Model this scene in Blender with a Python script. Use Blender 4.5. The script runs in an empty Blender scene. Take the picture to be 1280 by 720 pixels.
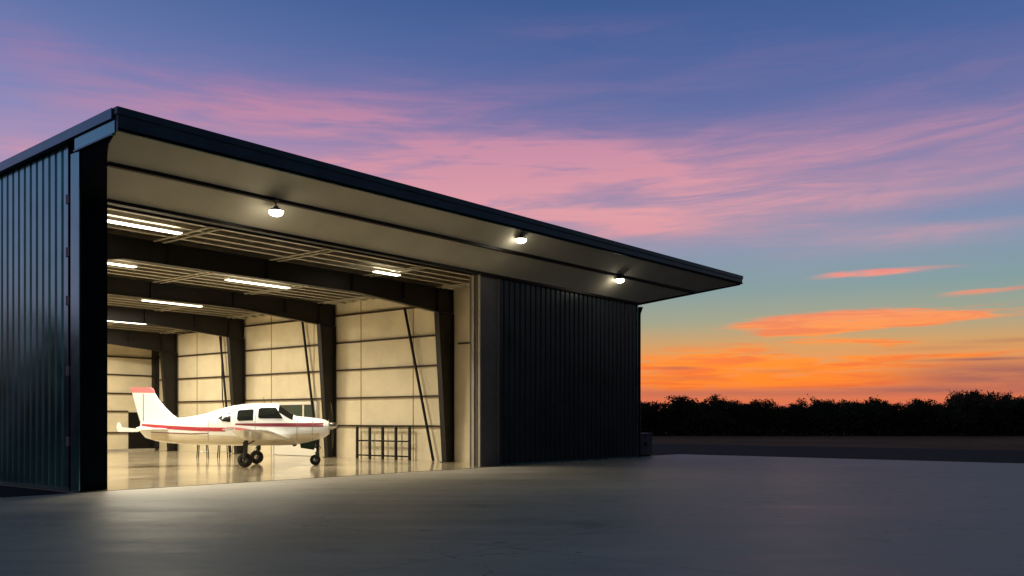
import bpy, bmesh, math, random
from mathutils import Vector, Matrix
random.seed(7)
R = math.radians
sc = bpy.context.scene
COL = sc.collection

# ------------------------------------------------------------------ helpers
def lin(c):
    return tuple(((v/255)/12.92 if v/255 <= .04045 else ((v/255+.055)/1.055)**2.4) for v in c)+(1,)

class MB:
    def __init__(s): s.v = []; s.f = []; s.sm = []
    def add(s, vs, fs, smooth=False):
        n = len(s.v); s.v += [tuple(p) for p in vs]
        for f in fs: s.f.append([i+n for i in f]); s.sm.append(smooth)
    def hexa(s, p):      # p: 4 bottom (ccw) + 4 top
        s.add(p, [(3,2,1,0),(4,5,6,7),(0,1,5,4),(1,2,6,5),(2,3,7,6),(3,0,4,7)])
    def box(s, x0,x1,y0,y1,z0,z1):
        s.hexa([(x0,y0,z0),(x1,y0,z0),(x1,y1,z0),(x0,y1,z0),(x0,y0,z1),(x1,y0,z1),(x1,y1,z1),(x0,y1,z1)])
    def prism(s, poly, axis, a, b):   # poly 2D extruded on axis
        def P(q, t):
            return {'x':(t,q[0],q[1]),'y':(q[0],t,q[1]),'z':(q[0],q[1],t)}[axis]
        n = len(poly)
        vs = [P(q,a) for q in poly]+[P(q,b) for q in poly]
        fs = [tuple(range(n-1,-1,-1)), tuple(range(n,2*n))]+[(i,(i+1)%n,n+(i+1)%n,n+i) for i in range(n)]
        s.add(vs, fs)
    def tube(s, pts, r, n=10, smooth=True):
        pts = [Vector(p) for p in pts]
        rs = r if isinstance(r,(list,tuple)) else [r]*len(pts)
        rings = []
        for i,p in enumerate(pts):
            d = (pts[min(i+1,len(pts)-1)]-pts[max(i-1,0)]).normalized()
            a = d.cross(Vector((0,0,1)) if abs(d.z)<.9 else Vector((1,0,0))).normalized(); b = d.cross(a)
            rings.append([p+(a*math.cos(2*math.pi*k/n)+b*math.sin(2*math.pi*k/n))*rs[i] for k in range(n)])
        vs = [q for rg in rings for q in rg]
        fs = []
        for i in range(len(rings)-1):
            for k in range(n):
                fs.append((i*n+k, i*n+(k+1)%n, (i+1)*n+(k+1)%n, (i+1)*n+k))
        s.add(vs, fs, smooth)
        s.add(rings[0], [tuple(range(n-1,-1,-1))]); s.add(rings[-1], [tuple(range(n))])
    def lathe(s, prof, c, ax, n=24):   # prof: (r, t) along axis ax at centre c
        c = Vector(c); ax = Vector(ax).normalized()
        a = ax.cross(Vector((0,0,1)) if abs(ax.z)<.9 else Vector((1,0,0))).normalized(); b = ax.cross(a)
        vs=[]
        for r,t in prof:
            for k in range(n):
                th=2*math.pi*k/n; vs.append(c+ax*t+(a*math.cos(th)+b*math.sin(th))*r)
        fs=[(i*n+k, i*n+(k+1)%n,(i+1)*n+(k+1)%n,(i+1)*n+k) for i in range(len(prof)-1) for k in range(n)]
        s.add(vs, fs, True)
    def build(s, name, mat, parent=None, bevel=0, recalc=True):
        me = bpy.data.meshes.new(name); me.from_pydata(s.v, [], s.f)
        for p,sm in zip(me.polygons, s.sm): p.use_smooth = sm
        if recalc:
            bm = bmesh.new(); bm.from_mesh(me); bmesh.ops.recalc_face_normals(bm, faces=bm.faces); bm.to_mesh(me); bm.free()
        me.materials.append(mat)
        o = bpy.data.objects.new(name, me); COL.objects.link(o)
        if parent is not None: o.parent = parent
        if bevel:
            m = o.modifiers.new('bevel','BEVEL'); m.width = bevel; m.segments = 2; m.limit_method='ANGLE'
        return o

def tag(o, label=None, cat=None, group=None, kind=None):
    for k,v in (('label',label),('category',cat),('group',group),('kind',kind)):
        if v: o[k]=v
    return o
def empty(name, loc, rz=0):
    o = bpy.data.objects.new(name, None); COL.objects.link(o); o.location = loc; o.rotation_euler=(0,0,rz)
    o.empty_display_size=.3
    return o
def copy_tree(o, parent=None):
    c = o.copy(); COL.objects.link(c)
    if parent is not None: c.parent = parent
    for ch in list(o.children): copy_tree(ch, c)
    return c

# ------------------------------------------------------------------ materials
def mat(name, col, rough=.6, metal=0, spec=.5, var=0, vscale=3, bump=0, bscale=8, coat=0, rvar=0, stretch=(1,1,1), col2=None, bdist=.02):
    m = bpy.data.materials.new(name); m.use_nodes=True
    nt=m.node_tree; N=nt.nodes; L=nt.links; b=N['Principled BSDF']
    b.inputs['Base Color'].default_value=tuple(col)+((1,) if len(col)==3 else ())
    b.inputs['Roughness'].default_value=rough; b.inputs['Metallic'].default_value=metal
    b.inputs['Specular IOR Level'].default_value=spec; b.inputs['Coat Weight'].default_value=coat
    b.inputs['Coat Roughness'].default_value=.15
    if var or rvar or bump:
        tc=N.new('ShaderNodeTexCoord'); mp=N.new('ShaderNodeMapping'); mp.inputs['Scale'].default_value=stretch
        L.new(tc.outputs['Object'],mp.inputs[0])
        n1=N.new('ShaderNodeTexNoise'); n1.inputs['Scale'].default_value=vscale; n1.inputs['Detail'].default_value=8; n1.inputs['Roughness'].default_value=.6
        L.new(mp.outputs[0],n1.inputs['Vector'])
        if var:
            mx=N.new('ShaderNodeMix'); mx.data_type='RGBA'
            c2 = col2 if col2 else tuple(v*(1-var) for v in col[:3])
            mx.inputs[6].default_value=tuple(c2[:3])+(1,)
            mx.inputs[7].default_value=tuple(min(1,v*(1+var*.5)) for v in col[:3])+(1,)
            rp=N.new('ShaderNodeMapRange'); rp.inputs[1].default_value=.35; rp.inputs[2].default_value=.65
            L.new(n1.outputs[0],rp.inputs[0]); L.new(rp.outputs[0],mx.inputs[0]); L.new(mx.outputs[2],b.inputs['Base Color'])
        if rvar:
            rr=N.new('ShaderNodeMapRange'); rr.inputs[1].default_value=.3; rr.inputs[2].default_value=.7
            rr.inputs[3].default_value=max(0,rough-rvar); rr.inputs[4].default_value=rough+rvar
            L.new(n1.outputs[0],rr.inputs[0]); L.new(rr.outputs[0],b.inputs['Roughness'])
        if bump:
            n2=N.new('ShaderNodeTexNoise'); n2.inputs['Scale'].default_value=bscale; n2.inputs['Detail'].default_value=5
            L.new(mp.outputs[0],n2.inputs['Vector'])
            bp=N.new('ShaderNodeBump'); bp.inputs['Strength'].default_value=bump; bp.inputs['Distance'].default_value=bdist
            L.new(n2.outputs[0],bp.inputs['Height']); L.new(bp.outputs[0],b.inputs['Normal'])
    return m
def emit(name, col, s):
    m=mat(name,(.8,.8,.8)); b=m.node_tree.nodes['Principled BSDF']
    b.inputs['Emission Color'].default_value=tuple(col)+(1,); b.inputs['Emission Strength'].default_value=s
    return m

M = {}
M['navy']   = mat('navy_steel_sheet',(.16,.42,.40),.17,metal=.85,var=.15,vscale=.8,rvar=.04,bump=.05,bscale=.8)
M['navy_shaded']= mat('navy_steel_sheet_shaded',(.050,.068,.080),.34,metal=.55,var=.2,vscale=.8,rvar=.05,bump=.05,bscale=.8)  # same navy sheet, with the front wall's dim reflection put into the colour
M['trim']   = mat('navy_trim',(.11,.25,.27),.3,metal=.75,var=.2,vscale=1.2,rvar=.08)
M['fascia'] = mat('navy_fascia_paint',(.05,.115,.15),.38,metal=.45,var=.25,vscale=1.2,rvar=.08,bump=.05)
M['matte']  = mat('dark_matte_paint',(.005,.010,.015),.85,spec=.04,var=.3,vscale=1)
M['black']  = mat('black_steel',(.008,.006,.005),.5,spec=.25,var=.3,vscale=3)
M['rafter'] = mat('dark_brown_steel',(.010,.008,.007),.5,spec=.35,var=.3,vscale=2)
M['girt']   = mat('brown_girt_paint',(.045,.028,.018),.6,spec=.3)
M['soffit'] = mat('soffit_panel',(.64,.61,.49),.75,spec=.25,var=.12,vscale=.5,bump=.1,bscale=.7)
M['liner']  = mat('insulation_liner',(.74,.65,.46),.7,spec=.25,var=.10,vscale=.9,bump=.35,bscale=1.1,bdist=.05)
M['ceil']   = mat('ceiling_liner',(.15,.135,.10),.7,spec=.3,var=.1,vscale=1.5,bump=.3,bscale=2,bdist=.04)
M['purlin'] = mat('galvanised_purlin',(.46,.42,.33),.5,metal=.0,var=.2,vscale=3)
M['seam']   = mat('liner_seam_tape',(.28,.20,.10),.7)
M['jambgrey']=mat('jamb_grey_paint',(.17,.16,.145),.5,var=.15,vscale=2)
M['darkgrey']=mat('dark_grey_panel',(.15,.145,.135),.5,var=.15,vscale=2)
M['reveal'] = mat('reveal_paint',(.42,.38,.30),.55,var=.15,vscale=2)
M['white']  = mat('white_aircraft_paint',(.84,.86,.86),.22,spec=.5,coat=.6,var=.04,vscale=1.5)
M['cream']  = mat('cream_belly_paint',(.66,.60,.46),.35,coat=.3,var=.1,vscale=2)
M['red']    = mat('crimson_stripe',(.42,.025,.05),.3,coat=.5)
M['maroon'] = mat('maroon_stripe',(.20,.035,.05),.3,coat=.5)
M['pink']   = mat('faded_red_fin_cap',(.62,.20,.22),.3,coat=.5)
M['glass']  = mat('dark_cabin_glass',(.008,.011,.010),.05,spec=.5,coat=.3)
M['dgreen'] = mat('dark_green_glass',(.02,.045,.035),.12,spec=.6)
M['rubber'] = mat('tyre_rubber',(.012,.012,.012),.8,var=.2)
M['metal']  = mat('brushed_metal',(.5,.5,.48),.3,metal=1)
M['prop']   = mat('propeller_grey',(.02,.02,.02),.35,metal=.3)
M['wframe'] = mat('white_frame_paint',(.75,.72,.64),.5)
M['cab']    = mat('cabinet_grey',(.10,.11,.125),.5,var=.2,vscale=3)
M['bark']   = mat('bark',(.05,.035,.025),.9,var=.3,vscale=6)
M['leaf']   = mat('dark_foliage',(.060,.075,.034),.75,spec=.2,var=.5,vscale=.6)
M['leaf2']  = mat('olive_foliage',(.095,.085,.040),.75,spec=.2,var=.5,vscale=.6)
M['lamp']   = emit('warm_diffuser',(1,.90,.70),7)
M['bulb']   = emit('lamp_lens',(1,.90,.72),14)

def ground_mat(name, col, col2, rough, joints=None, bump=.15, warm=None, rvar=.1, spec=.5, s1=.12, blotch=1.0):
    m=bpy.data.materials.new(name); m.use_nodes=True; nt=m.node_tree; N=nt.nodes; L=nt.links; b=N['Principled BSDF']
    tc=N.new('ShaderNodeTexCoord')
    def noise(s,d=8,r=.6,sc3=None):
        n=N.new('ShaderNodeTexNoise'); n.inputs['Scale'].default_value=s; n.inputs['Detail'].default_value=d; n.inputs['Roughness'].default_value=r
        if sc3:
            mp=N.new('ShaderNodeMapping'); mp.inputs['Scale'].default_value=sc3; mp.inputs['Rotation'].default_value=(0,0,R(12))
            L.new(tc.outputs['Object'],mp.inputs[0]); L.new(mp.outputs[0],n.inputs['Vector'])
        else: L.new(tc.outputs['Object'],n.inputs['Vector'])
        return n.outputs[0]
    def math_(op,a,bb,c=None):
        n=N.new('ShaderNodeMath'); n.operation=op
        for i,v in enumerate((a,bb,c)):
            if v is None: continue
            if isinstance(v,(int,float)): n.inputs[i].default_value=v
            else: L.new(v,n.inputs[i])
        return n.outputs[0]
    a=noise(s1); c=noise(1.7,10,.7); d=noise(.35,6,.6,(1,3.2,1)); e=noise(40,3,.6)
    if joints and joints>6:      # long drag marks and damp streaks left by traffic along the apron
        mp=N.new('ShaderNodeMapping'); mp.vector_type='POINT'; mp.inputs['Rotation'].default_value=(0,0,R(50.8))
        m_2=N.new('ShaderNodeMapping'); m_2.inputs['Scale'].default_value=(.10,1.15,1); L.new(tc.outputs['Object'],mp.inputs[0]); L.new(mp.outputs[0],m_2.inputs[0])
        ns=N.new('ShaderNodeTexNoise'); ns.inputs['Scale'].default_value=1.0; ns.inputs['Detail'].default_value=7; ns.inputs['Roughness'].default_value=.65; ns.inputs['Distortion'].default_value=.8
        L.new(m_2.outputs[0],ns.inputs['Vector']); d=math_('MULTIPLY_ADD',ns.outputs[0],1.5,math_('MULTIPLY_ADD',d,.3,-.40))
    t=math_('MULTIPLY_ADD',a,.45*blotch,math_('MULTIPLY_ADD',c,.3,math_('MULTIPLY',d,.35*blotch)))
    mr=N.new('ShaderNodeMapRange'); mr.inputs[1].default_value=.44; mr.inputs[2].default_value=.66; L.new(t,mr.inputs[0])
    mx=N.new('ShaderNodeMix'); mx.data_type='RGBA'; mx.inputs[6].default_value=tuple(col2)+(1,); mx.inputs[7].default_value=tuple(col)+(1,)
    L.new(mr.outputs[0],mx.inputs[0]); out=mx.outputs[2]
    h=math_('MULTIPLY_ADD',e,.3,c)
    if joints:
        sx=N.new('ShaderNodeSeparateXYZ'); L.new(tc.outputs['Object'],sx.inputs[0])
        js=None
        for k,off in ((0,.4),(1,1.9)):
            q=math_('ADD',sx.outputs[k],off+1000*joints)
            q=math_('ABSOLUTE',math_('SUBTRACT',math_('FRACT',math_('DIVIDE',q,joints),0),.5),0)
            g=math_('LESS_THAN',math_('MULTIPLY',q,joints),.018)
            js=g if js is None else math_('MAXIMUM',js,g)
        m2=N.new('ShaderNodeMix'); m2.data_type='RGBA'; m2.inputs[7].default_value=tuple(v*.3 for v in col2)+(1,)
        L.new(math_('MULTIPLY',js,.40),m2.inputs[0]); L.new(out,m2.inputs[6]); out=m2.outputs[2]
        h=math_('SUBTRACT',h,js)
    if joints:
        def stains(sc_,thr,seed):
            v=N.new('ShaderNodeTexVoronoi'); v.inputs['Scale'].default_value=sc_
            wv=N.new('ShaderNodeVectorMath'); wv.operation='MULTIPLY_ADD'; L.new(tc.outputs['Object'],wv.inputs[0]); wv.inputs[1].default_value=(1,1,1); wv.inputs[2].default_value=(seed,seed*.7,0)
            L.new(wv.outputs[0],v.inputs['Vector'])
            q=N.new('ShaderNodeMapRange'); q.inputs[1].default_value=thr; q.inputs[2].default_value=thr*.25; q.inputs[3].default_value=0; q.inputs[4].default_value=1
            L.new(math_('ADD',v.outputs['Distance'],math_('MULTIPLY',math_('SUBTRACT',c,.5),.5)),q.inputs[0]); return q.outputs[0]
        st=math_('MAXIMUM',stains(.30,.16,3.3),stains(.8,.11,8.1))
        vc=N.new('ShaderNodeTexVoronoi'); vc.feature='DISTANCE_TO_EDGE'; vc.inputs['Scale'].default_value=.11
        wp=N.new('ShaderNodeTexNoise'); wp.inputs['Scale'].default_value=.9; wp.inputs['Detail'].default_value=6; L.new(tc.outputs['Object'],wp.inputs['Vector'])
        wm=N.new('ShaderNodeVectorMath'); wm.operation='MULTIPLY_ADD'; L.new(wp.outputs['Color'],wm.inputs[0]); wm.inputs[1].default_value=(2.2,2.2,0); L.new(tc.outputs['Object'],wm.inputs[2]); L.new(wm.outputs[0],vc.inputs['Vector'])
        ck=math_('MULTIPLY',math_('LESS_THAN',vc.outputs['Distance'],.0016),math_('GREATER_THAN',d,.5))
        st=math_('MAXIMUM',math_('MULTIPLY',st,.42),math_('MULTIPLY',ck,.6))
        m3=N.new('ShaderNodeMix'); m3.data_type='RGBA'; m3.inputs[7].default_value=tuple(v*.25 for v in col2)+(1,)
        L.new(st,m3.inputs[0]); L.new(out,m3.inputs[6]); out=m3.outputs[2]
    L.new(out,b.inputs['Base Color'])
    rr=N.new('ShaderNodeMapRange'); rr.inputs[1].default_value=.35; rr.inputs[2].default_value=.7; rr.inputs[3].default_value=rough-rvar; rr.inputs[4].default_value=rough+rvar
    L.new(t,rr.inputs[0]); L.new(rr.outputs[0],b.inputs['Roughness'])
    b.inputs['Specular IOR Level'].default_value=spec
    bp=N.new('ShaderNodeBump'); bp.inputs['Strength'].default_value=bump; bp.inputs['Distance'].default_value=.01
    L.new(h,bp.inputs['Height']); L.new(bp.outputs[0],b.inputs['Normal'])
    return m
M['apron'] = ground_mat('apron_concrete',(.50,.455,.365),(.29,.265,.215),.52,spec=.45,joints=6.1,bump=.25)
M['floor'] = ground_mat('polished_floor',(.50,.42,.29),(.37,.30,.20),.11,joints=5.2,bump=.02,rvar=.05,spec=.6,s1=.4)
M['asphalt']=ground_mat('old_asphalt',(.052,.048,.046),(.030,.028,.028),.9,bump=.5,spec=.1)
M['dirt']  = ground_mat('dry_red_dirt',(.30,.135,.06),(.15,.062,.03),.95,bump=.6,spec=.1)

# ------------------------------------------------------------------ camera
cd = bpy.data.cameras.new('camera'); cam = bpy.data.objects.new('camera', cd); COL.objects.link(cam)
cd.sensor_width=36; cd.lens=1127/1280*36; cd.shift_y=165/1280; cd.clip_end=5000
cam.location=(0,0,1.6); cam.rotation_euler=(R(90),0,R(39.2-90)); sc.camera=cam
FW=Vector((.7749,.6320,0)); RT=Vector((.6320,-.7749,0))

# ------------------------------------------------------------------ ground
def sheet(name, x0,x1,y0,y1,z,m,seg=1):
    b=MB(); b.add([(x0,y0,z),(x1,y0,z),(x1,y1,z),(x0,y1,z)],[(0,1,2,3)])
    return tag(b.build(name,m,recalc=False),kind='structure')
sheet('ground',-2500,2500,-2500,2500,-.03,M['dirt'])
sheet('asphalt_strip',37.6,54,-220,220,-.012,M['asphalt'])
sheet('side_yard',-60,9.3,19.9,90,-.016,M['asphalt'])
b=MB(); z=0.0
b.add([(-70,-80,z),(37.6,-80,z),(37.6,20.6,z),(33.6,20.6,z),(33.6,20.26,z),(24.6,20.26,z),(24.6,19.86,z),(-70,19.86,z)],[tuple(range(8))])
b.add([(-70,-80,z),(37.6,-80,z),(37.6,-80,z-.1),(-70,-80,z-.1)],[(0,1,2,3)])
b.add([(37.6,-80,z),(37.6,20.6,z),(37.6,20.6,z-.1),(37.6,-80,z-.1)],[(3,2,1,0)])
tag(b.build('apron',M['apron'],recalc=False),kind='structure')
b=MB(); b.box(-60,24.6,19.864,19.975,-.05,-.004); tag(b.build('expansion_joint',M['black']),kind='structure')
b=MB(); b.box(9.3,25.6,19.98,45.4,-.05,.003); tag(b.build('hangar_floor',M['floor']),kind='structure')

# ------------------------------------------------------------------ hangar
H = tag(empty('hangar_building',(16,20.3,0)),'dark navy steel hangar with its wide front open, lit inside, under a cantilevered canopy','hangar')
def P(mb,name,m,bevel=0,par=None):
    o=mb.build(name,m,None,bevel)
    o.parent=par or H
    if par is None or par is H: o.matrix_parent_inverse=Matrix.Translation(-H.location)
    else: o.matrix_parent_inverse=Matrix.Identity(4)
    return o
ZT=lambda y: 8.17-.024*(y-18.4)      # roof edge top, left side
XL,XR,YF,YB=9.55,33.4,20.3,45.5

def ribs(mb, a, b_, nrm, z0, z1a, z1b, pitch, groove, depth):
    a=Vector(a); b_=Vector(b_); n=Vector(nrm); L=(b_-a).length; d=(b_-a)/L
    pts=[]; t=0; k=int(L/pitch)
    pitch=L/k
    for i in range(k):
        s=i*pitch
        pts += [(s,depth),(s+pitch-groove-.03,depth),(s+pitch-groove-.012,0),(s+pitch-.018,0)]
    pts.append((L,depth))
    vs=[]; 
    for s,o in pts:
        p=a+d*s+n*o; zt=z1a+(z1b-z1a)*s/L
        vs.append((p.x,p.y,z0)); vs.append((p.x,p.y,zt))
    mb.add(vs,[(2*i,2*i+2,2*i+3,2*i+1) for i in range(len(pts)-1)])
# side wall facing the yard
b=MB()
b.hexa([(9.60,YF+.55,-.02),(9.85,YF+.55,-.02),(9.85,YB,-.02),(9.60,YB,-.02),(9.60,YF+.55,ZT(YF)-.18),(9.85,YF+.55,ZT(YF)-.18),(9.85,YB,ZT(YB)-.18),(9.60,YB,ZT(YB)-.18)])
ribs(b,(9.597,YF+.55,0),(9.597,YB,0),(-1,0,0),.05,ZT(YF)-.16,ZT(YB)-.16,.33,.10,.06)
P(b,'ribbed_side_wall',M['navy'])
b=MB()
b.box(9.47,9.60,YF-.19,YF-.013,0,6.58); b.box(9.47,9.60,YF-.01,YF+.20,0,7.6)
P(b,'corner_post',M['matte'],.006)
b=MB(); b.box(9.57,9.85,YF+.20,YF+.55,0,7.85); P(b,'pipe_recess',M['matte'])
b=MB(); b.tube([(9.52,YF+.42,.1),(9.52,YF+.42,7.5)],.04); dp=P(b,'downpipe',M['black'])
for z in (1.0,2.6,4.2,5.3,6.5):
    b=MB(); b.box(9.46,9.575,YF+.34,YF+.50,z,z+.22); P(b,'pipe_bracket',M['jambgrey'],.01)
# front wall of the closed wing
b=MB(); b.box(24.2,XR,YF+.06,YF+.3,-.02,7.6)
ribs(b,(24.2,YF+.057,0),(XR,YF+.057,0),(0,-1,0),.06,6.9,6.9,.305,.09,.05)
P(b,'ribbed_front_wall',M['navy_shaded'])
b=MB(); b.box(24.2,XR,YF-.03,YF+.05,.0,.058); P(b,'base_flashing',M['trim'])
b=MB(); b.box(XR-.02,XR+.06,YF-.01,YF+.2,0,6.6); P(b,'corner_trim',M['trim'],.006)
b=MB(); b.box(33.15,XR-.01,YF+.32,YB,-.02,7.3); P(b,'end_wall',M['navy'])
b=MB(); b.box(9.87,33.13,YB-.25,YB,-.02,7.3); P(b,'rear_wall',M['navy'])
b=MB(); b.tube([(33.74,YF+.12,0),(33.74,YF+.12,6.15)],.075); b.lathe([(.075,0),(.085,.1),(.17,.34),(.18,.36),(.15,.36),(.06,.1)],(33.74,YF+.12,6.12),(0,0,1),12)
b.box(33.47,33.67,YF+.07,YF+.17,5.9,5.96); b.box(33.47,33.67,YF+.07,YF+.17,3,3.06)
P(b,'downpipe',M['black'])
# main roof
b=MB()
b.hexa([(9.5,YF+.02,ZT(YF)-.15),(33.5,YF+.02,ZT(YF)-.15),(33.5,YB+.1,ZT(YB)-.15),(9.5,YB+.1,ZT(YB)-.15),
        (9.5,YF+.02,ZT(YF)-.02),(33.5,YF+.02,ZT(YF)-.02),(33.5,YB+.1,ZT(YB)-.02),(9.5,YB+.1,ZT(YB)-.02)])
P(b,'roof',M['trim'])
# canopy
fx0,fx1,fy=9.45,39.7,18.4
zt=lambda x: 8.19+(x-fx0)/(fx1-fx0)*.18
zb=lambda x: 7.69+(x-fx0)/(fx1-fx0)*.30
b=MB()
def fas(b,x0,x1,y0,y1,za,zb_):
    b.hexa([(x0,y0,za(x0)),(x1,y0,za(x1)),(x1,y1,za(x1)),(x0,y1,za(x0)),(x0,y0,zb_(x0)),(x1,y0,zb_(x1)),(x1,y1,zb_(x1)),(x0,y1,zb_(x0))])
fas(b,fx0,fx1,fy,fy+.10,zb,lambda x:zt(x)-.16)
P(b,'fascia',M['fascia'])
b=MB(); fas(b,fx0-.03,fx1+.02,fy-.035,fy+.14,lambda x:zt(x)-.157,zt); P(b,'fascia_cap',M['fascia'],.006)
b=MB(); fas(b,fx0-.0,fx1,fy-.02,fy-.003,lambda x:zb(x)-.01,lambda x:zb(x)+.06); P(b,'drip_edge',M['matte'])
# side panel of canopy + long edge band
b=MB(); b.hexa([(9.43,fy+.102,7.66),(9.46,fy+.102,7.66),(9.46,YF,7.62),(9.43,YF,7.62),(9.43,fy+.102,ZT(fy)-.22),(9.46,fy+.102,ZT(fy)-.22),(9.46,YF,ZT(YF)-.22),(9.43,YF,ZT(YF)-.22)])
P(b,'canopy_side_panel',M['navy'])
b=MB(); b.hexa([(9.40,fy+.142,7.62),(9.47,fy+.142,7.62),(9.47,YF,7.58),(9.40,YF,7.58),(9.40,fy+.142,7.657),(9.47,fy+.142,7.657),(9.47,YF,7.617),(9.40,YF,7.617)])
P(b,'side_drip_edge',M['trim'])
b=MB(); b.hexa([(9.38,fy+.142,ZT(fy)-.22),(9.50,fy+.142,ZT(fy)-.22),(9.50,YB+.1,ZT(YB)-.22),(9.38,YB+.1,ZT(YB)-.22),(9.38,fy+.142,ZT(fy)+.01),(9.50,fy+.142,ZT(fy)+.01),(9.50,YB+.1,ZT(YB)+.01),(9.38,YB+.1,ZT(YB)+.01)])
P(b,'roof_edge_band',M['trim'],.008)
# canopy deck (top) and right end
b=MB()
top=[(fx0+.02,fy+.142,8.13),(fx1-.02,fy+.142,8.31),(33.5,YF+.015,8.06),(fx0+.05,YF+.015,8.10)]
b.hexa([(x,y,z-.08) for x,y,z in top]+top); P(b,'canopy_deck',M['trim'])
O_=lambda x:Vector((x,fy+.103,zb(x)+.012))
N=24
outer=[O_(fx0+.03+(fx1-fx0-.06)*i/N) for i in range(N+1)]
inner=[Vector((10.17+(33.42-10.17)*i/N,YF,6.62-.05*i/N)) for i in range(N+1)]
Bp=Vector((9.46,18.86,7.47))
b=MB()
def soff(s,i):
    if i==0: return outer[0].lerp(Bp,s/.2) if s<.2 else Bp.lerp(inner[0],(s-.2)/.8)
    return outer[i].lerp(inner[i],s)
vs=[];K=6
for i in range(N+1):
    for k in range(K+1):
        s=k/K
        p=soff(s,i)
        if i==0:
            p = outer[0].lerp(Bp,s/.2) if s<.2 else Bp.lerp(inner[0],(s-.2)/.8)
        vs.append(p)
fs=[(i*(K+1)+k,(i+1)*(K+1)+k,(i+1)*(K+1)+k+1,i*(K+1)+k+1) for i in range(N) for k in range(K)]
b.add(vs,fs); b.add([v+Vector((0,.02,.04)) for v in vs],[f[::-1] for f in fs])
P(b,'soffit',M['soffit'])
b=MB(); D=Vector((9.46,YF,6.62))
b.add([(9.46,fy+.15,7.64),Bp,inner[0],D,(9.46,YF,7.615),(10.17,YF,7.615),(9.46,18.86,7.64)],[(0,1,3,4),(1,2,3),(4,3,2,5),(0,4,5,6),(6,5,2,1)])
P(b,'canopy_cheek',M['matte'])
b=MB(); b.box(9.435,9.458,YF-.20,YF+.20,.01,7.57); P(b,'corner_trim',M['navy'])
# right end closing face
b=MB(); b.add([outer[N]+Vector((.02,0,0)),inner[N]+Vector((.02,0,0)),(33.44,YF+.014,7.98),(fx1-.0,fy+.142,8.22)],[(0,1,2,3)])
P(b,'canopy_end_face',M['trim'])
def soffbar(name,s,w,h,m,i0=0,x_off=0):
    b=MB(); a=[];
    pts=[soff(s,i) for i in range(N+1)]
    for i in range(N):
        p,q=pts[i],pts[i+1]
        b.hexa([(p.x,p.y-w/2,p.z-h),(q.x,q.y-w/2,q.z-h),(q.x,q.y+w/2,q.z-h),(p.x,p.y+w/2,p.z-h),(p.x,p.y-w/2,p.z+.05),(q.x,q.y-w/2,q.z+.05),(q.x,q.y+w/2,q.z+.0),(p.x,p.y+w/2,p.z+.0)])
    P(b,name,m)
soffbar('soffit_rail',.45,.13,.05,M['black'])
soffbar('soffit_edge_rail',.975,.085,.06,M['black'])
b=MB(); p,q=outer[N],inner[N]
b.hexa([(p.x-.1,p.y,p.z-.05),(p.x+.03,p.y,p.z-.05),(q.x+.03,q.y,q.z-.05),(q.x-.2,q.y,q.z-.05),(p.x-.1,p.y,p.z+.02),(p.x+.03,p.y,p.z+.02),(q.x+.03,q.y,q.z+.02),(q.x-.2,q.y,q.z+.02)])
P(b,'soffit_end_trim',M['matte'])
# header + jambs
b=MB(); b.box(10.17,24.2,YF+.02,YF+.2,6.60,7.6); P(b,'door_header',M['black'])
b=MB(); b.box(9.605,10.17,YF,YF+.54,0,7.6); P(b,'door_jamb',M['matte'],.01)
b=MB(); b.box(9.60,9.62,YF-.012,YF-.001,0,6.6);b.box(10.14,10.175,YF-.012,YF-.001,0,6.6); P(b,'jamb_edge_strip',M['matte'])
b=MB(); b.box(23.25,24.19,YF+.02,YF+.56,0,6.6); P(b,'door_jamb',M['darkgrey'],.01)
for i,(y,w,d) in enumerate(((YF+.03,.10,.05),(YF+.20,.05,.03),(YF+.30,.12,.06),(YF+.47,.05,.04))):
    b=MB(); b.box(23.25-d,23.248,y,y+w,0,6.58); P(b,'reveal_strip',M['reveal'] if i%2==0 else M['jambgrey'],.006)
b=MB(); b.box(24.10,24.17,YF-.02,YF+.018,0,6.6); P(b,'jamb_edge_strip',M['jambgrey'],.004)
# interior liner walls
def piece(name,m,*bxs,bevel=0):
    b=MB()
    for q in bxs: b.box(*q)
    return P(b,name,m,bevel)
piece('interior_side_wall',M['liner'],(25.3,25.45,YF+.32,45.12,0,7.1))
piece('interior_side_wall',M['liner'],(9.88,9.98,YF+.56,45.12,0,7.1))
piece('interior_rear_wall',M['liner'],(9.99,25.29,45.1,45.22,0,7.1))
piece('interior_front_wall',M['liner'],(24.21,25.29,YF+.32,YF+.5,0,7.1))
GZ=[1.36,2.53,3.72,4.89,6.06]
for z in GZ:
    piece('girt',M['girt'],(25.20,25.298,23.55,45.05,z-.035,z+.035))
    piece('girt',M['girt'],(9.985,10.07,YF+.57,45.05,z-.035,z+.035))
piece('girt',M['girt'],(25.24,25.298,YF+.52,23.25,4.47,4.53))
for z in (.95,2.05,2.97,3.93,4.85):
    if z<2.1: piece('girt',M['girt'],(10.1,23.68,45.0,45.098,z-.035,z+.035))
    else: piece('girt',M['girt'],(10.1,25.1,45.0,45.098,z-.035,z+.035))
for y in (25.7,28.8,31.9,35.0,38.1,41.2):
    piece('liner_seam',M['seam'],(25.288,25.297,y-.02,y+.02,.01,6.9))
for x in (23.6-3.1*3,23.6-3.1*2,23.6-3.1,):
    piece('liner_seam',M['seam'],(x-.02,x+.02,45.088,45.097,.01,6.2))
piece('corner_post',M['rafter'],(25.0,25.28,44.8,45.08,.1,5.3))
piece('wall_base_kerb',M['reveal'],(10.1,25.0,44.75,45.09,.004,.10))
bd=piece('rear_door',M['black'],(23.72,25.02,45.02,45.094,.11,2.0))
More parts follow.
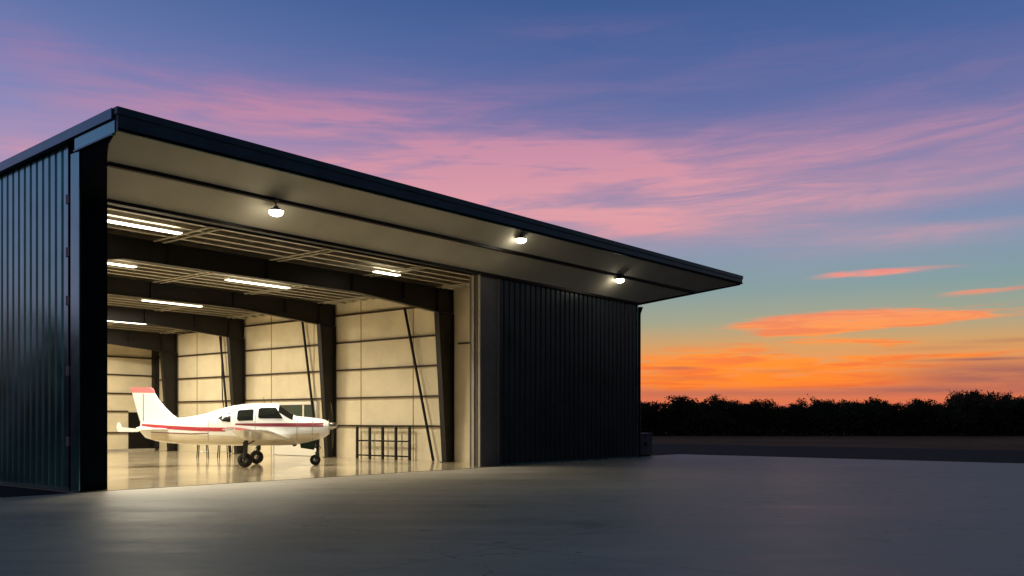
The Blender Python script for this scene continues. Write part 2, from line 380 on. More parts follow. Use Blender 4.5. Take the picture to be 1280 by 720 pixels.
# dark rear door leaf detail
b=MB(); b.box(23.85,23.9,44.98,45.018,.95,1.15); dh=b.build('handle',M['metal'],bd); dh.matrix_parent_inverse=Matrix.Identity(4)
# frames
RY=[23.5,30.4,37.05,43.0]; RZ=[6.56,6.55,6.40,6.02]
def zr(y):
    ys=[19]+RY+[46]; zs=[6.58]+RZ+[5.85]
    for i in range(len(ys)-1):
        if y<=ys[i+1]: return zs[i]+(zs[i+1]-zs[i])*(y-ys[i])/(ys[i+1]-ys[i])
    return zs[-1]
for y,zz in zip(RY,RZ):
    b=MB()
    low=[(10.5,zz-.9),(12.2,zz-.60),(20.4,zz-.60),(24.36,zz-.90)]
    poly=low+[(25.15,zz-.90),(25.15,zz-.03),(10.1,zz-.03),(10.1,zz-.9)]
    b.prism(poly,'y',y-.012,y+.012)
    b.box(10.1,25.15,y-.11,y+.11,zz-.028,zz-.008)
    for (xa,za),(xb,zb_) in zip(low[:-1],low[1:]):
        b.hexa([(xa,y-.11,za-.02),(xb,y-.11,zb_-.02),(xb,y+.11,zb_-.02),(xa,y+.11,za-.02),(xa,y-.11,za-.002),(xb,y-.11,zb_-.002),(xb,y+.11,zb_-.002),(xa,y+.11,za-.002)])
    b.box(24.34,25.15,y-.115,y+.115,zz-.923,zz-.903); b.box(25.153,25.175,y-.115,y+.115,zz-.92,zz-.01); b.box(24.35,24.37,y-.105,y+.105,zz-.90,zz-.03)
    for x in (13.5,16.8,20.2,22.6):
        b.box(x-.008,x+.008,y-.10,y-.013,zz-.59,zz-.03)
    P(b,'rafter',M['rafter'])
    for sx in (1,-1):
        b=MB()
        X=(lambda x: x) if sx>0 else (lambda x: 35.25-x)
        top=zz-.925
        prof=[(X(24.78),.03),(X(25.18),.03),(X(25.18),top),(X(24.36),top)]
        b.prism(prof,'y',y-.012,y+.012)
        # inner flange
        xa,xb=X(24.78),X(24.36); w=.02*sx
        b.hexa([(xa-w,y-.12,.03),(xa,y-.12,.03),(xa,y+.12,.03),(xa-w,y+.12,.03),(xb-w,y-.12,top),(xb,y-.12,top),(xb,y+.12,top),(xb-w,y+.12,top)])
        xo=X(25.18); b.box(min(xo,xo+.018*sx),max(xo,xo+.018*sx),y-.12,y+.12,.03,top)
        b.box(min(X(24.7),X(25.19)),max(X(24.7),X(25.19)),y-.16,y+.16,.004,.028)
        P(b,'column',M['rafter'])
for yt,yb_ in ((26.0,24.35),(32.5,31.3),(38.95,37.9)):
    b=MB(); b.tube([(25.12,yt,6.05),(25.05,yb_,.02)],.055,8); P(b,'wall_brace',M['black'])
b=MB(); b.tube([(25.1,38.75,6.0),(25.1,38.7,3.6),(25.0,38.5,2.6),(24.9,38.2,2.1)],.03,8); P(b,'hanging_hose',M['black'])
# purlins, ceiling, bridging
b=MB(); ys=[YF+.21]+[y for y in RY]+[45.1]
poly=[(y,zr(y)+.27) for y in ys]+[(y,zr(y)+.31) for y in ys[::-1]]
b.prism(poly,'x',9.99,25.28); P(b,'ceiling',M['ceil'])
y=YF+.55; k=0
while y<44.9:
    if min(abs(y-r) for r in RY)>.16:
        z=zr(y); b=MB()
        b.box(10.0,25.25,y-.006,y+.006,z+.012,z+.255); b.box(10.0,25.25,y-.15,y-.007,z+.0,z+.014); b.box(10.0,25.25,y+.007,y+.075,z+.243,z+.255)
        P(b,'purlin',M['purlin'])
    y+=.64
bays=[(YF+.25,23.35),(23.65,30.25),(30.55,36.9),(37.2,42.85)]
for y0,y1 in bays:
    for x in (13.0,16.8,20.6,24.2):
        b=MB(); n=3
        for dx in (0,.28):
            pts=[(x+dx,y0+(y1-y0)*i/3,zr(y0+(y1-y0)*i/3)-.02) for i in range(4)]
            for p,q in zip(pts[:-1],pts[1:]):
                b.hexa([(p[0],p[1],p[2]-.03),(p[0]+.05,p[1],p[2]-.03),(q[0]+.05,q[1],q[2]-.03),(q[0],q[1],q[2]-.03),(p[0],p[1],p[2]),(p[0]+.05,p[1],p[2]),(q[0]+.05,q[1],q[2]),(q[0],q[1],q[2])])
        P(b,'bridging',M['purlin'])
# glazed double door in the side wall behind the nose
b=MB(); ya,yb2,zt_=31.55,34.75,2.42
b.box(25.14,25.28,ya,ya+.16,.01,zt_); b.box(25.14,25.28,yb2-.10,yb2,.01,zt_); b.box(25.14,25.28,ya+.17,yb2-.11,zt_-.14,zt_)
b.box(25.17,25.28,ya+.17,yb2-.11,1.52,1.60); b.box(25.17,25.28,32.45,32.55,1.61,zt_-.15)
wf=P(b,'side_window',M['wframe'])
b=MB(); b.box(25.19,25.22,ya+.17,yb2-.11,1.605,zt_-.145); pn=b.build('pane',M['dgreen'],wf)
b=MB(); b.box(25.19,25.22,ya+.17,yb2-.11,.02,1.515); b.build('lower_panel',M['wframe'],wf)

# ------------------------------------------------------------------ lights inside
def area(name,par,loc,sx,sy,power,col=(1,.90,.70)):
    l=bpy.data.lights.new(name,'AREA'); l.shape='RECTANGLE'; l.size=sx; l.size_y=sy; l.energy=power; l.color=col
    o=bpy.data.objects.new(name,l); COL.objects.link(o); o.parent=par; o.location=loc
    return o
def led(loc,L,label,power=95):
    f=tag(empty('ceiling_light',loc),label,'ceiling light','long ceiling lights under the hangar roof')
    b=MB(); b.box(-L/2,L/2,-.12,.12,0,.07); b.build('housing',M['wframe'],f,.01)
    b=MB(); b.box(-L/2+.03,L/2-.03,-.105,.105,-.022,-.002); b.build('diffuser',M['lamp'],f)
    for x in (-L/2+.2,L/2-.2):
        b=MB(); b.tube([(x,0,.07),(x,0,.45)],.008,6); b.build('suspension_rod',M['metal'],f)
    lo=area('light',f,(0,0,-.035),L-.1,.20,power*.97)
    if loc[1]<23: lo.data.spread=R(98); lo.data.energy*=.26
    elif loc[1]<28: lo.data.spread=R(145)
    u=area('ceiling_fill',f,(0,0,.085),L-.1,.16,power*.03); u.rotation_euler=(math.pi,0,0)  # added upward fill light to brighten the ceiling above each fixture
    return f
PW=475
led((11.35,21.35,6.42),2.6,'long bright ceiling light nearest the left jamb, just behind the door opening',PW)
led((20.35,21.9,6.42),1.1,'short bright ceiling light in front of the nearest rafter, towards the right wall',PW*.6)
led((13.3,26.9,6.38),2.2,'ceiling light between the first and second rafters, left of the bay',PW)
led((18.9,26.9,6.38),2.6,'ceiling light between the first and second rafters, above the cockpit side of the airplane',PW)
led((13.0,33.7,6.32),2.6,'ceiling light between the second and third rafters, near the left edge of the opening',PW)
led((19.6,33.7,6.32),2.6,'ceiling light between the second and third rafters, farther from the opening edge',PW)
led((14.0,40,6.10),2.6,'ceiling light between the third and fourth rafters, on the left half of the hangar',PW)
led((20.6,40,6.10),2.6,'ceiling light between the third and fourth rafters, on the right half of the hangar',PW)

def soffit_lamp(top,drop,label):
    f=tag(empty('canopy_lamp',top),label,'lamp','round lamps hanging under the canopy')
    b=MB(); b.tube([(0,0,.06),(0,0,-drop+.10)],.012,8); b.box(-.06,.06,-.06,.06,.0,.03)
    b.tube([(-.06,0,0),(0,0,-drop*.5)],.008,6)
    b.build('bracket',M['black'],f)
    b=MB(); b.lathe([(.0,.13),(.05,.13),(.07,.09),(.16,.03),(.19,0),(.18,0)],(0,0,-drop),(0,0,1),20); b.build('shade',M['jambgrey'],f)
    b=MB(); b.lathe([(.185,-.002),(.18,-.05),(.14,-.10),(.07,-.13),(.001,-.14)],(0,0,-drop),(0,0,1),20); b.build('lens',M['bulb'],f)
    l=bpy.data.lights.new('light','POINT'); l.energy=2.2; l.color=(1,.88,.66); l.shadow_soft_size=.12
    o=bpy.data.objects.new('light',l); COL.objects.link(o); o.parent=f; o.location=(0,0,-drop-.28)
soffit_lamp((14.02,19.2,7.20),.27,'round lit lamp hanging from the canopy rail above the airplane, leftmost of the three')
soffit_lamp((23.30,18.62,7.78),.20,'round lit lamp close to the canopy front edge, above the door jamb')
soffit_lamp((30.35,19.25,7.36),.20,'round lit lamp near the right end of the canopy, above the ribbed wall')

# ------------------------------------------------------------------ things in the hangar
rk=tag(empty('metal_rack',(25.0,27.15,0)),'low black metal rack with eight square openings standing against the right wall','rack')
for i in range(5):
    y=-1.55+3.1*i/4; b=MB(); b.box(-.04,.04,y-.05,y+.05,0.004,1.32); b.build('post',M['black'],rk,.005)
for z in (.12,.72,1.325):
    b=MB(); b.box(-.035,.035,-1.60,1.60,z,z+.06); b.build('rail',M['black'],rk,.005)
def stool(x,y,label):
    s=tag(empty('metal_stool',(x,y,0),R(-20)),label,'stool','thin legged metal stools behind the airplane')
    for dx in (-.19,.19):
        for dy in (-.15,.15):
            b=MB(); b.tube([(dx*1.1,dy*1.1,.004),(dx*.85,dy*.85,.74)],.022,8); b.build('leg',M['black'],s)
    b=MB(); b.lathe([(.001,.745),(.21,.745),(.215,.77),(.2,.79),(.001,.79)],(0,0,0),(0,0,1),20); b.build('seat',M['rafter'],s)
    b=MB(); b.lathe([(.18,.25),(.19,.25),(.19,.27),(.18,.27),(.18,.25)],(0,0,0),(0,0,1),20); b.build('foot_ring',M['metal'],s)
    return s
stool(21.2,34.1,'black thin legged stool behind the airplane, nearer its tail')
stool(21.8,33.5,'black thin legged stool behind the airplane, nearer its main wheels')

# ------------------------------------------------------------------ airplane
AP=empty('airplane',(18.43,27.24,0),math.atan2(-.653,.757)-R(3)); AP.scale=(.97,1,1)
tag(AP,'small white low wing propeller airplane with crimson side stripes and faded red fin tip','airplane')
SC=35.7
LX=lambda px:(px-300)/SC
LZ=lambda py:1.6+(525-py)/SC
ST=[(176,528,540,.05),(182,527,547,.10),(195,525.5,551,.16),(210,524,553.5,.23),(225,522.5,554.5,.29),(240,520.5,555.5,.35),(255,517.5,556,.41),(268,513.5,556.5,.47),
    (280,509.5,556.5,.52),(292,506.8,557,.55),(305,505,557,.57),(320,504.2,557,.58),(335,504,557,.58),(346,504.6,557,.575),(354,510,556.8,.56),(362,516,556.5,.55),(370,520,556,.53),(385,521.5,553,.48),(398,523,549.5,.42),(406,524.5,546.5,.36),(411,527,543,.28)]
def interp(px):
    if px<=ST[0][0]: return ST[0][1:]
    for a,c in zip(ST[:-1],ST[1:]):
        if px<=c[0]:
            t=(px-a[0])/(c[0]-a[0]); return tuple(a[i]+(c[i]-a[i])*t for i in (1,2,3))
    return ST[-1][1:]
def section(px,th):     # th angle from +z toward +y(left)
    t,bm_,w=interp(px); zt_,zb_=LZ(t),LZ(bm_)
    zc=zb_+(zt_-zb_)*.42; c,s=math.cos(th),math.sin(th)
    e=2/2.5
    yy=w*math.copysign(abs(s)**e,s); hz=(zt_-zc) if c>0 else (zc-zb_)
    # cabin sides lean inwards towards the roof
    zz=zc+hz*math.copysign(abs(c)**e,c)
    if zz>zc: yy*=1-.28*((zz-zc)/(zt_-zc))**1.5
    return Vector((LX(px),yy,zz))
def side_y(px,py):      # half width at given picture height
    z=LZ(py); lo,hi=0.0,math.pi
    for _ in range(30):
        m=(lo+hi)/2
        if section(px,m).z>z: lo=m
        else: hi=m
    return section(px,(lo+hi)/2).y
b=MB(); n=32; pxs=[]
for a,c in zip(ST[:-1],ST[1:]):
    for i in range(3): pxs.append(a[0]+(c[0]-a[0])*i/3)
pxs.append(ST[-1][0])
vs=[section(px,2*math.pi*k/n) for px in pxs for k in range(n)]
fs=[(i*n+k,i*n+(k+1)%n,(i+1)*n+(k+1)%n,(i+1)*n+k) for i in range(len(pxs)-1) for k in range(n)]
b.add(vs,fs,True); b.add(vs[:n],[tuple(range(n-1,-1,-1))]); b.add(vs[-n:],[tuple(range(n))])
fus=b.build('fuselage',M['white'],AP)
def patch(name,m,poly_t,poly_b,x0,x1,off=.010,nx=24,ny=4,par=AP,sides=(-1,1)):
    out=[]
    for sd in sides:
        b=MB(); vs=[]
        def f(poly,x):
            for a,c in zip(poly[:-1],poly[1:]):
                if x<=c[0]: return a[1]+(c[1]-a[1])*(x-a[0])/(c[0]-a[0])
            return poly[-1][1]
        for i in range(nx+1):
            x=x0+(x1-x0)*i/nx; t=f(poly_t,x); q=f(poly_b,x)
            for j in range(ny+1):
                y=t+(q-t)*j/ny; vs.append(Vector((LX(x),sd*(side_y(x,y)+off),LZ(y))))
        fs=[(i*(ny+1)+j,(i+1)*(ny+1)+j,(i+1)*(ny+1)+j+1,i*(ny+1)+j+1) for i in range(nx) for j in range(ny)]
        b.add(vs,fs,True); o=b.build(name,m,par); out.append(o)
    return out
def window(t,q,x0,x1):
    e=1.3
    tf=[(x,y-e) for x,y in t]; qf=[(x,y+e) for x,y in q]
    fr=patch('window',M['white'],[(x0-e,tf[0][1])]+tf+[(x1+e,tf[-1][1])],[(x0-e,qf[0][1])]+qf+[(x1+e,qf[-1][1])],x0-e,x1+e,.008)
    for sd,f in zip((-1,1),fr): patch('pane',M['glass'],t,q,x0,x1,.016,par=f,sides=(sd,))
window([(274,522.5),(281,518.5),(289,516),(290,516.3)],[(274,523),(280,526.5),(290,527.6)],274,290)
window([(298,514.5),(300,512.8),(316,511.6),(318,512.6)],[(298,524),(300,526.2),(318,525.6)],298,318)
window([(324,512),(325,510),(345,509.4),(354,522)],[(324,521.6),(326,523.2),(354,523.2)],324,354)
patch('stripe',M['red'],[(178,529.6),(214,532),(250,533.8),(284,534.6)],[(178,532),(195,534.4),(214,536.2),(250,538.4),(284,539)],178,284,.011)
patch('stripe',M['pink'],[(285,534),(300,534.3),(330,538.5)],[(285,536.5),(300,537.6),(330,539.0)],285,330,.011)
patch('stripe',M['maroon'],[(296,529.2),(330,529),(405,528.6)],[(296,531),(330,533.2),(405,533.2)],296,405,.012)
patch('pinstripe',M['maroon'],[(190,539.5),(240,541.4),(262,540.8)],[(190,540.5),(240,542.6),(262,541.6)],190,262,.012)
patch('belly_panel',M['cream'],[(190,541.5),(260,543.5),(300,545),(400,541)],[(190,549),(225,553.4),(260,555),(330,555.6),(372,554.6),(400,547.5)],190,400,.006,nx=40,ny=6)
for px in (262,372,391): patch('panel_seam',M['jambgrey'],[(px,524),(px+1,524)],[(px,550),(px+1,550)],px,px+.5,.014,nx=1,ny=16)
patch('door_seam',M['jambgrey'],[(320.6,509),(322,509)],[(320.6,545),(322,545)],320.7,321.1,.014,nx=1,ny=16)
# windshield
b=MB(); vs=[]; A_=8; B_=12
for i in range(A_+1):
    px=348.5+(366-348.5)*i/A_
    for j in range(B_+1):
        th=R(-52+104*j/B_); v=section(px,th); vs.append(v+Vector((.006,0,.012)))
b.add(vs,[(i*(B_+1)+j,(i+1)*(B_+1)+j,(i+1)*(B_+1)+j+1,i*(B_+1)+j+1) for i in range(A_) for j in range(B_)],True)
b.build('windshield',M['glass'],AP)
# fin (profile in picture coordinates)
def slab(profile,thick,name,m,par=AP,y=0.0):
    # thickness per vertex: profile [(px,py,th)]
    b=MB(); n=len(profile)
    vs=[(LX(a),y-t/2,LZ(c)) for a,c,t in profile]+[(LX(a),y+t/2,LZ(c)) for a,c,t in profile]
    b.add(vs,[tuple(range(n-1,-1,-1)),tuple(range(n,2*n))]+[(i,(i+1)%n,n+(i+1)%n,n+i) for i in range(n)])
    return b.build(name,m,par)
b=MB()
# fin as grid with rounded section: rows at heights
rows=[(529,176.0,236),(525,174.6,226),(519,172.8,216.5),(513,171,210),(506,169.2,203.5),(499,167.4,198),(491.5,165.4,193.6)]
def finrows(rows,tscale):
    b=MB(); K=14; vs=[]
    for r,(py,xa,xb) in enumerate(rows):
        for k in range(K):
            a=2*math.pi*k/K; u=(1-math.cos(a))/2; s=math.sin(a)
            x=xa+(xb-xa)*u
            th=tscale*(.055 if r<4 else .045)*abs(s)**.8*(1 if s>0 else -1)*(.35+.65*u)
            vs.append((LX(x),th,LZ(py)))
    R_=len(rows)
    b.add(vs,[(i*K+k,i*K+(k+1)%K,(i+1)*K+(k+1)%K,(i+1)*K+k) for i in range(R_-1) for k in range(K)],True)
    b.add(vs[:K],[tuple(range(K))]); b.add(vs[-K:],[tuple(range(K))])
    return b
finrows(rows,1.0).build('fin',M['white'],AP)
finrows([(491.4,165.3,193.8),(488,163.6,192.8),(486,163.2,191.5),(484.8,165,189.5)],1.1).build('fin_cap',M['pink'],AP)
b=MB(); b.box(LX(179.3),LX(179.9),-.062,.062,LZ(526),LZ(493)); b.build('rudder_hinge_line',M['jambgrey'],AP)
# wings
def wing(sd,x_le,x_te,zr_,span,taper,dih,thick,name,m,sweep=0,nseg=8,tipup=0):
    b=MB(); K=18; vs=[]
    for i in range(nseg+1):
        s=i/nseg; ch=(x_le-x_te)*(1-(1-taper)*s); cx=x_le-(sweep*s)-ch/2
        rnd=1 if s<.9 else math.sqrt(max(.05,1-((s-.9)/.1)**2))
        y=sd*span*s; z=zr_+dih*s
        for k in range(K):
            a=2*math.pi*k/K; u=(1-math.cos(a))/2; sn=math.sin(a)
            x=cx+ch/2*rnd-ch*rnd*u
            t=thick*(1-(.45)*s)*rnd*(math.sqrt(max(u,0))*1.5*(1-u)+.02*(1-u))*1.1
            vs.append((x,y,z+(t if sn>0 else -t*.6)*(1 if abs(sn)>1e-6 else 0)))
    b.add(vs,[(i*K+k,i*K+(k+1)%K,(i+1)*K+(k+1)%K,(i+1)*K+k) for i in range(nseg) for k in range(K)],True)
    b.add(vs[-K:],[tuple(range(K))])
    return b.build(name,m,AP)
for sd in (-1,1):
    wing(sd,LX(366),LX(304),LZ(550.5),4.95,.62,.42,.16,'wing',M['white'],sweep=.25)
    wing(sd,LX(212),LX(166),LZ(536.5),1.75,.72,.02,.09,'tailplane',M['white'],sweep=.15)
    b=MB(); b.lathe([(.001,-.22),(.02,-.16),(.03,0),(.02,.14),(.001,.2)],(LX(318),sd*4.9,LZ(550.5)+.43),(1,0,0),12); b.build('wing_tip_light',M['white'],AP)
# tail cone lip
b=MB(); b.lathe([(.001,-.22),(.045,-.1),(.06,.1)],(LX(178),0,LZ(534.5)),(1,0,0),12); b.build('tail_light',M['white'],AP)
slab([(166,534,.05),(167,528.5,.04),(169.5,527.5,.04),(172,533.5,.06),(190,535.3,.09),(196,537,.05),(190,538.8,.09),(168,538.8,.06)],0,'elevator_horn',M['white'],AP,y=-1.74)
# nose: spinner, propeller
b=MB(); b.lathe([(.16,0),(.16,.06),(.13,.14),(.08,.24),(.03,.29),(.001,.30)],(LX(411.3),0,LZ(532)),(1,0,0),24); b.build('spinner',M['metal'],AP)
ang=R(-28)
for sg in (1,-1):
    b=MB(); vs=[];
    for i in range(9):
        s=i/8; r=.10+.82*s; c=.07+.04*math.sin(math.pi*min(1,s*1.2)); 
        if i==8: c=.02
        tw=R(55-38*s); d=Vector((0,math.sin(ang),math.cos(ang)))*sg*r; e=Vector((0,math.cos(ang),-math.sin(ang)))
        for q,h in ((-1,0),(0,.014),(1,0),(0,-.014)):
            o=e*(q*c*math.cos(tw))+Vector((1,0,0))*(q*c*math.sin(tw))+Vector((1,0,0))*h
            vs.append(Vector((LX(411.3)+.08,0,LZ(532)))+d+o)
    b.add(vs,[(i*4+k,i*4+(k+1)%4,(i+1)*4+(k+1)%4,(i+1)*4+k) for i in range(8) for k in range(4)]+[(32,33,34,35)],True)
    b.build('propeller_blade',M['prop'],AP)
b=MB(); b.lathe([(.27,0),(.25,.02),(.16,.03)],(LX(411),0,LZ(533)),(1,0,0),24); b.build('cowl_ring',M['cream'],AP)
slab([(379,543,.3),(392,543,.3),(392,547,.26),(379,547.5,.26)],0,'exhaust_scoop',M['cream'],AP,y=-.3)
b=MB(); b.tube([(LX(372),-.25,.86),(LX(370),-.25,.72),(LX(366),-.25,.70)],.03,8); b.build('exhaust_pipe',M['prop'],AP)
# undercarriage
def wheel(par,c,r,w):
    b=MB(); b.lathe([(r*.55,-w/2),(r*.8,-w/2),(r*.95,-w*.38),(r,-w*.15),(r,w*.15),(r*.95,w*.38),(r*.8,w/2),(r*.55,w/2),(r*.55,-w/2)],c,(0,1,0),26); b.build('tyre',M['rubber'],par)
    b=MB(); b.lathe([(.001,-w*.42),(r*.25,-w*.45),(r*.3,-w*.3),(r*.54,-w*.35),(r*.54,w*.35),(r*.3,w*.3),(r*.25,w*.45),(.001,w*.42)],c,(0,1,0),20); b.build('hub',M['metal'],par)
def mgear(sd):
    b=MB(); y=sd*1.35; x=LX(313)
    b.tube([(x+.05,y,.92),(x,y,.42),(x-.02,y,.27)],[.075,.065,.055],10)
    b.tube([(x-.02,y-.12,.25),(x-.02,y+.02,.22)],.03,8)
    b.tube([(x+.04,y,.75),(x+.28,y-sd*.25,.9)],.025,8)
    b.tube([(x-.05,y,.62),(x-.13,y,.48),(x-.04,y,.34)],.02,8)
    g=b.build('main_gear',M['prop'],AP); wheel(g,(x-.02,y-sd*.13,.252),.25,.20)
    b=MB(); b.hexa([(x-.02,y+sd*.08,.45),(x+.10,y+sd*.08,.50),(x+.10,y+sd*.095,.50),(x-.02,y+sd*.095,.45),(x-.06,y+sd*.07,.86),(x+.12,y+sd*.07,.88),(x+.12,y+sd*.085,.88),(x-.06,y+sd*.085,.86)])
    b.build('gear_door',M['prop'],g)
for sd in (-1,1): mgear(sd)
x=LX(397); b=MB()
b.tube([(x+.02,0,1.0),(x-.02,0,.5),(x-.05,0,.42)],[.05,.045,.05],10)
b.tube([(x-.05,-.09,.44),(x-.10,-.09,.18)],.022,8); b.tube([(x-.05,.09,.44),(x-.10,.09,.18)],.022,8); b.box(x-.1,x+.0,-.10,.10,.42,.47)
b.tube([(x+.0,0,.60),(x-.62,0,.93)],.035,8)
b.tube([(x+.0,0,.75),(x+.10,0,.62),(x-.02,0,.48)],.018,8)
g=b.build('nose_gear',M['prop'],AP); wheel(g,(x-.10,0,.192),.19,.14)
for sd in (-1,1):
    b=MB(); b.hexa([(x-.60,sd*.12,.62),(x-.15,sd*.12,.55),(x-.15,sd*.13,.55),(x-.60,sd*.13,.62),(x-.66,sd*.10,.9),(x-.05,sd*.10,.9),(x-.05,sd*.11,.9),(x-.66,sd*.11,.9)])
    b.build('nose_gear_door',M['dgreen'],g)
b=MB(); b.tube([(LX(330),0,LZ(504.3)-.02),(LX(328),0,LZ(504.3)+.22)],.008,6); b.build('antenna',M['prop'],AP)

# ------------------------------------------------------------------ cabinet outside
cb=tag(empty('utility_cabinet',(34.55,21.0,0)),'low grey utility cabinet standing on the apron beside the right corner of the hangar','cabinet')
b=MB(); b.box(-.62,.62,-.4,.4,.06,.97); b.build('body',M['cab'],cb,.012)
b=MB(); b.box(-.67,.67,-.45,.45,.973,1.02); b.build('lid',M['cab'],cb,.01)
b=MB(); b.box(-.55,.55,-.33,.33,-.03,.058); b.build('plinth',M['black'],cb)
for sx in (-1,1):
    b=MB(); b.box(min(sx*.02,sx*.56),max(sx*.02,sx*.56),-.418,-.402,.12,.92); d=b.build('door',M['cab'],cb,.004)
    b=MB(); b.box(sx*.07-.015,sx*.07+.015,-.45,-.42,.45,.62); b.build('handle',M['black'],d)

# ------------------------------------------------------------------ trees
def crown_mesh(rx,rz,nclump,nleaf,size,seed,zc):
    rnd=random.Random(seed); b=MB(); V=[];F=[]
    lob=[(rnd.uniform(-.55,.55)*rx,rnd.uniform(-.5,.5)*rx,rnd.uniform(-.35,.55)*rz,rnd.uniform(.45,.75)) for _ in range(7)]
    for c in range(nclump):
        l=lob[rnd.randrange(7)]
        d=Vector((rnd.gauss(0,1),rnd.gauss(0,1),rnd.gauss(0,1))).normalized()*rnd.uniform(.5,1.0)
        cx,cy,cz=l[0]+d.x*rx*l[3],l[1]+d.y*rx*l[3],zc+l[2]+d.z*rz*l[3]
        sg=rnd.uniform(.12,.20)
        for _ in range(nleaf):
            p=Vector((cx+rnd.gauss(0,sg),cy+rnd.gauss(0,sg),max(.03,cz+rnd.gauss(0,sg*.8))))
            u=Vector((rnd.gauss(0,1),rnd.gauss(0,1),rnd.gauss(0,1))).normalized(); w=u.cross(Vector((rnd.gauss(0,1),rnd.gauss(0,1),rnd.gauss(0,1)))).normalized()
            s=size*rnd.uniform(.6,1.4); i=len(V)
            V += [tuple(p-u*s*.5),tuple(p+w*s*.32),tuple(p+u*s*.5),tuple(p-w*s*.32)]; F.append((i,i+1,i+2,i+3))
    me=bpy.data.meshes.new('crown'); me.from_pydata(V,[],F); return me
def trunk_mesh(h,seed):
    rnd=random.Random(seed); b=MB()
    pts=[(0,0,-.05)]; 
    for i in range(1,5): pts.append((rnd.uniform(-.15,.15)*i*.5,rnd.uniform(-.15,.15)*i*.5,h*i/4*.8))
    b.tube(pts,[.17,.14,.11,.07,.03],8)
    for k in range(6):
        q=pts[1+k%3]; a=rnd.uniform(0,6.28); L=rnd.uniform(.6,1.1)
        b.tube([q,(q[0]+math.cos(a)*L*.5,q[1]+math.sin(a)*L*.5,q[2]+L*.45),(q[0]+math.cos(a)*L,q[1]+math.sin(a)*L,q[2]+L*1.1)],[.07,.045,.015],6)
    me=bpy.data.meshes.new('trunk'); me.from_pydata(b.v,[],b.f); return me
crowns=[]; trunks=[]
for i in range(6):
    c=crown_mesh((1.5,2.3,1.7,2.7,1.5,2.1)[i],(1.75,1.5,1.9,1.6,1.7,1.55)[i],(230,330,250,380,230,300)[i],34,.145,100+i,(1.9,1.7,1.85,1.6,1.8,1.75)[i]); c.materials.append(M['leaf'] if i%2 else M['leaf2']); crowns.append(c)
    t=trunk_mesh(3.6,200+i); t.materials.append(M['bark']); trunks.append(t)
prof=[(700,497),(800,496),(830,497.5),(860,490),(900,492),(930,489.5),(950,496),(965,504),(985,500),(1020,494),(1060,496.5),(1100,496),(1150,497),(1180,489),(1200,483),(1230,482.5),(1260,487),(1285,489),(1420,492)]
def topy(px):
    for a,c in zip(prof[:-1],prof[1:]):
        if px<=c[0]: return a[1]+(c[1]-a[1])*(px-a[0])/(c[0]-a[0])
    return 492
def tree(fwd,rt,h,i,label,group):
    p=FW*fwd+RT*rt; o=tag(empty('field_tree',(p.x,p.y,-.03),random.uniform(0,6.28)),label,'tree',group)
    s=h/4.05; o.scale=(s*random.uniform(.95,1.2),s*random.uniform(.95,1.2),s)
    for n_,ms in (('crown',crowns),('trunk',trunks)):
        c=bpy.data.objects.new(n_,ms[i%6]); COL.objects.link(c); c.parent=o
LOW='low dark bushy tree in the continuous treeline across the far field'
TALL='taller dark tree in the raised clump at the right end of the treeline'
BACK='dark tree in the second row, half hidden by the treeline in front'
k=0
for row,(fw,step,off) in enumerate(((95,2.15,0),(99.5,2.7,1.1))):
    rt=5+off
    while rt<66:
        f=fw+random.uniform(-1.5,1.5); px=640+1127*rt/f; py=topy(px)+ (0 if row==0 else 1.5)+random.choice((-5,-2,0,1,4,8))+random.uniform(-1,1)
        if random.random()<.22: py-=random.uniform(2,5)
        h=max(2.6,1.63+(525-py)*f/1127)
        if row==0: lab,gr=(TALL,'raised clump of trees at the right') if 1175<px<1330 else (LOW,'low trees along the far field')
        else: lab,gr=BACK,'second row of trees beyond the field'
        tree(f,rt,h,k,lab,gr); k+=1; rt+=step*random.uniform(.8,1.2)
# scrub filling the foot of the treeline
rnd=random.Random(9); V=[];F=[]
for _ in range(26000):
    f=93+rnd.random()*9; t=3+rnd.random()*66; p=FW*f+RT*t
    h=1.5+.5*math.sin(t*.9)+.4*math.sin(t*.37+2); p.z=h*rnd.random()
    q=Vector((rnd.gauss(0,1),rnd.gauss(0,1),rnd.gauss(0,1))).normalized(); w_=q.cross(Vector((rnd.gauss(0,1),rnd.gauss(0,1),rnd.gauss(0,1)))).normalized()
    z=rnd.uniform(.18,.42); j=len(V); V+=[tuple(p-q*z*.5),tuple(p+w_*z*.35),tuple(p+q*z*.5),tuple(p-w_*z*.35)]; F.append((j,j+1,j+2,j+3))
me=bpy.data.meshes.new('undergrowth'); me.from_pydata(V,[],F); me.materials.append(M['leaf'])
o=bpy.data.objects.new('undergrowth',me); COL.objects.link(o); tag(o,'dark scrub and undergrowth along the foot of the far treeline','undergrowth',kind='stuff')
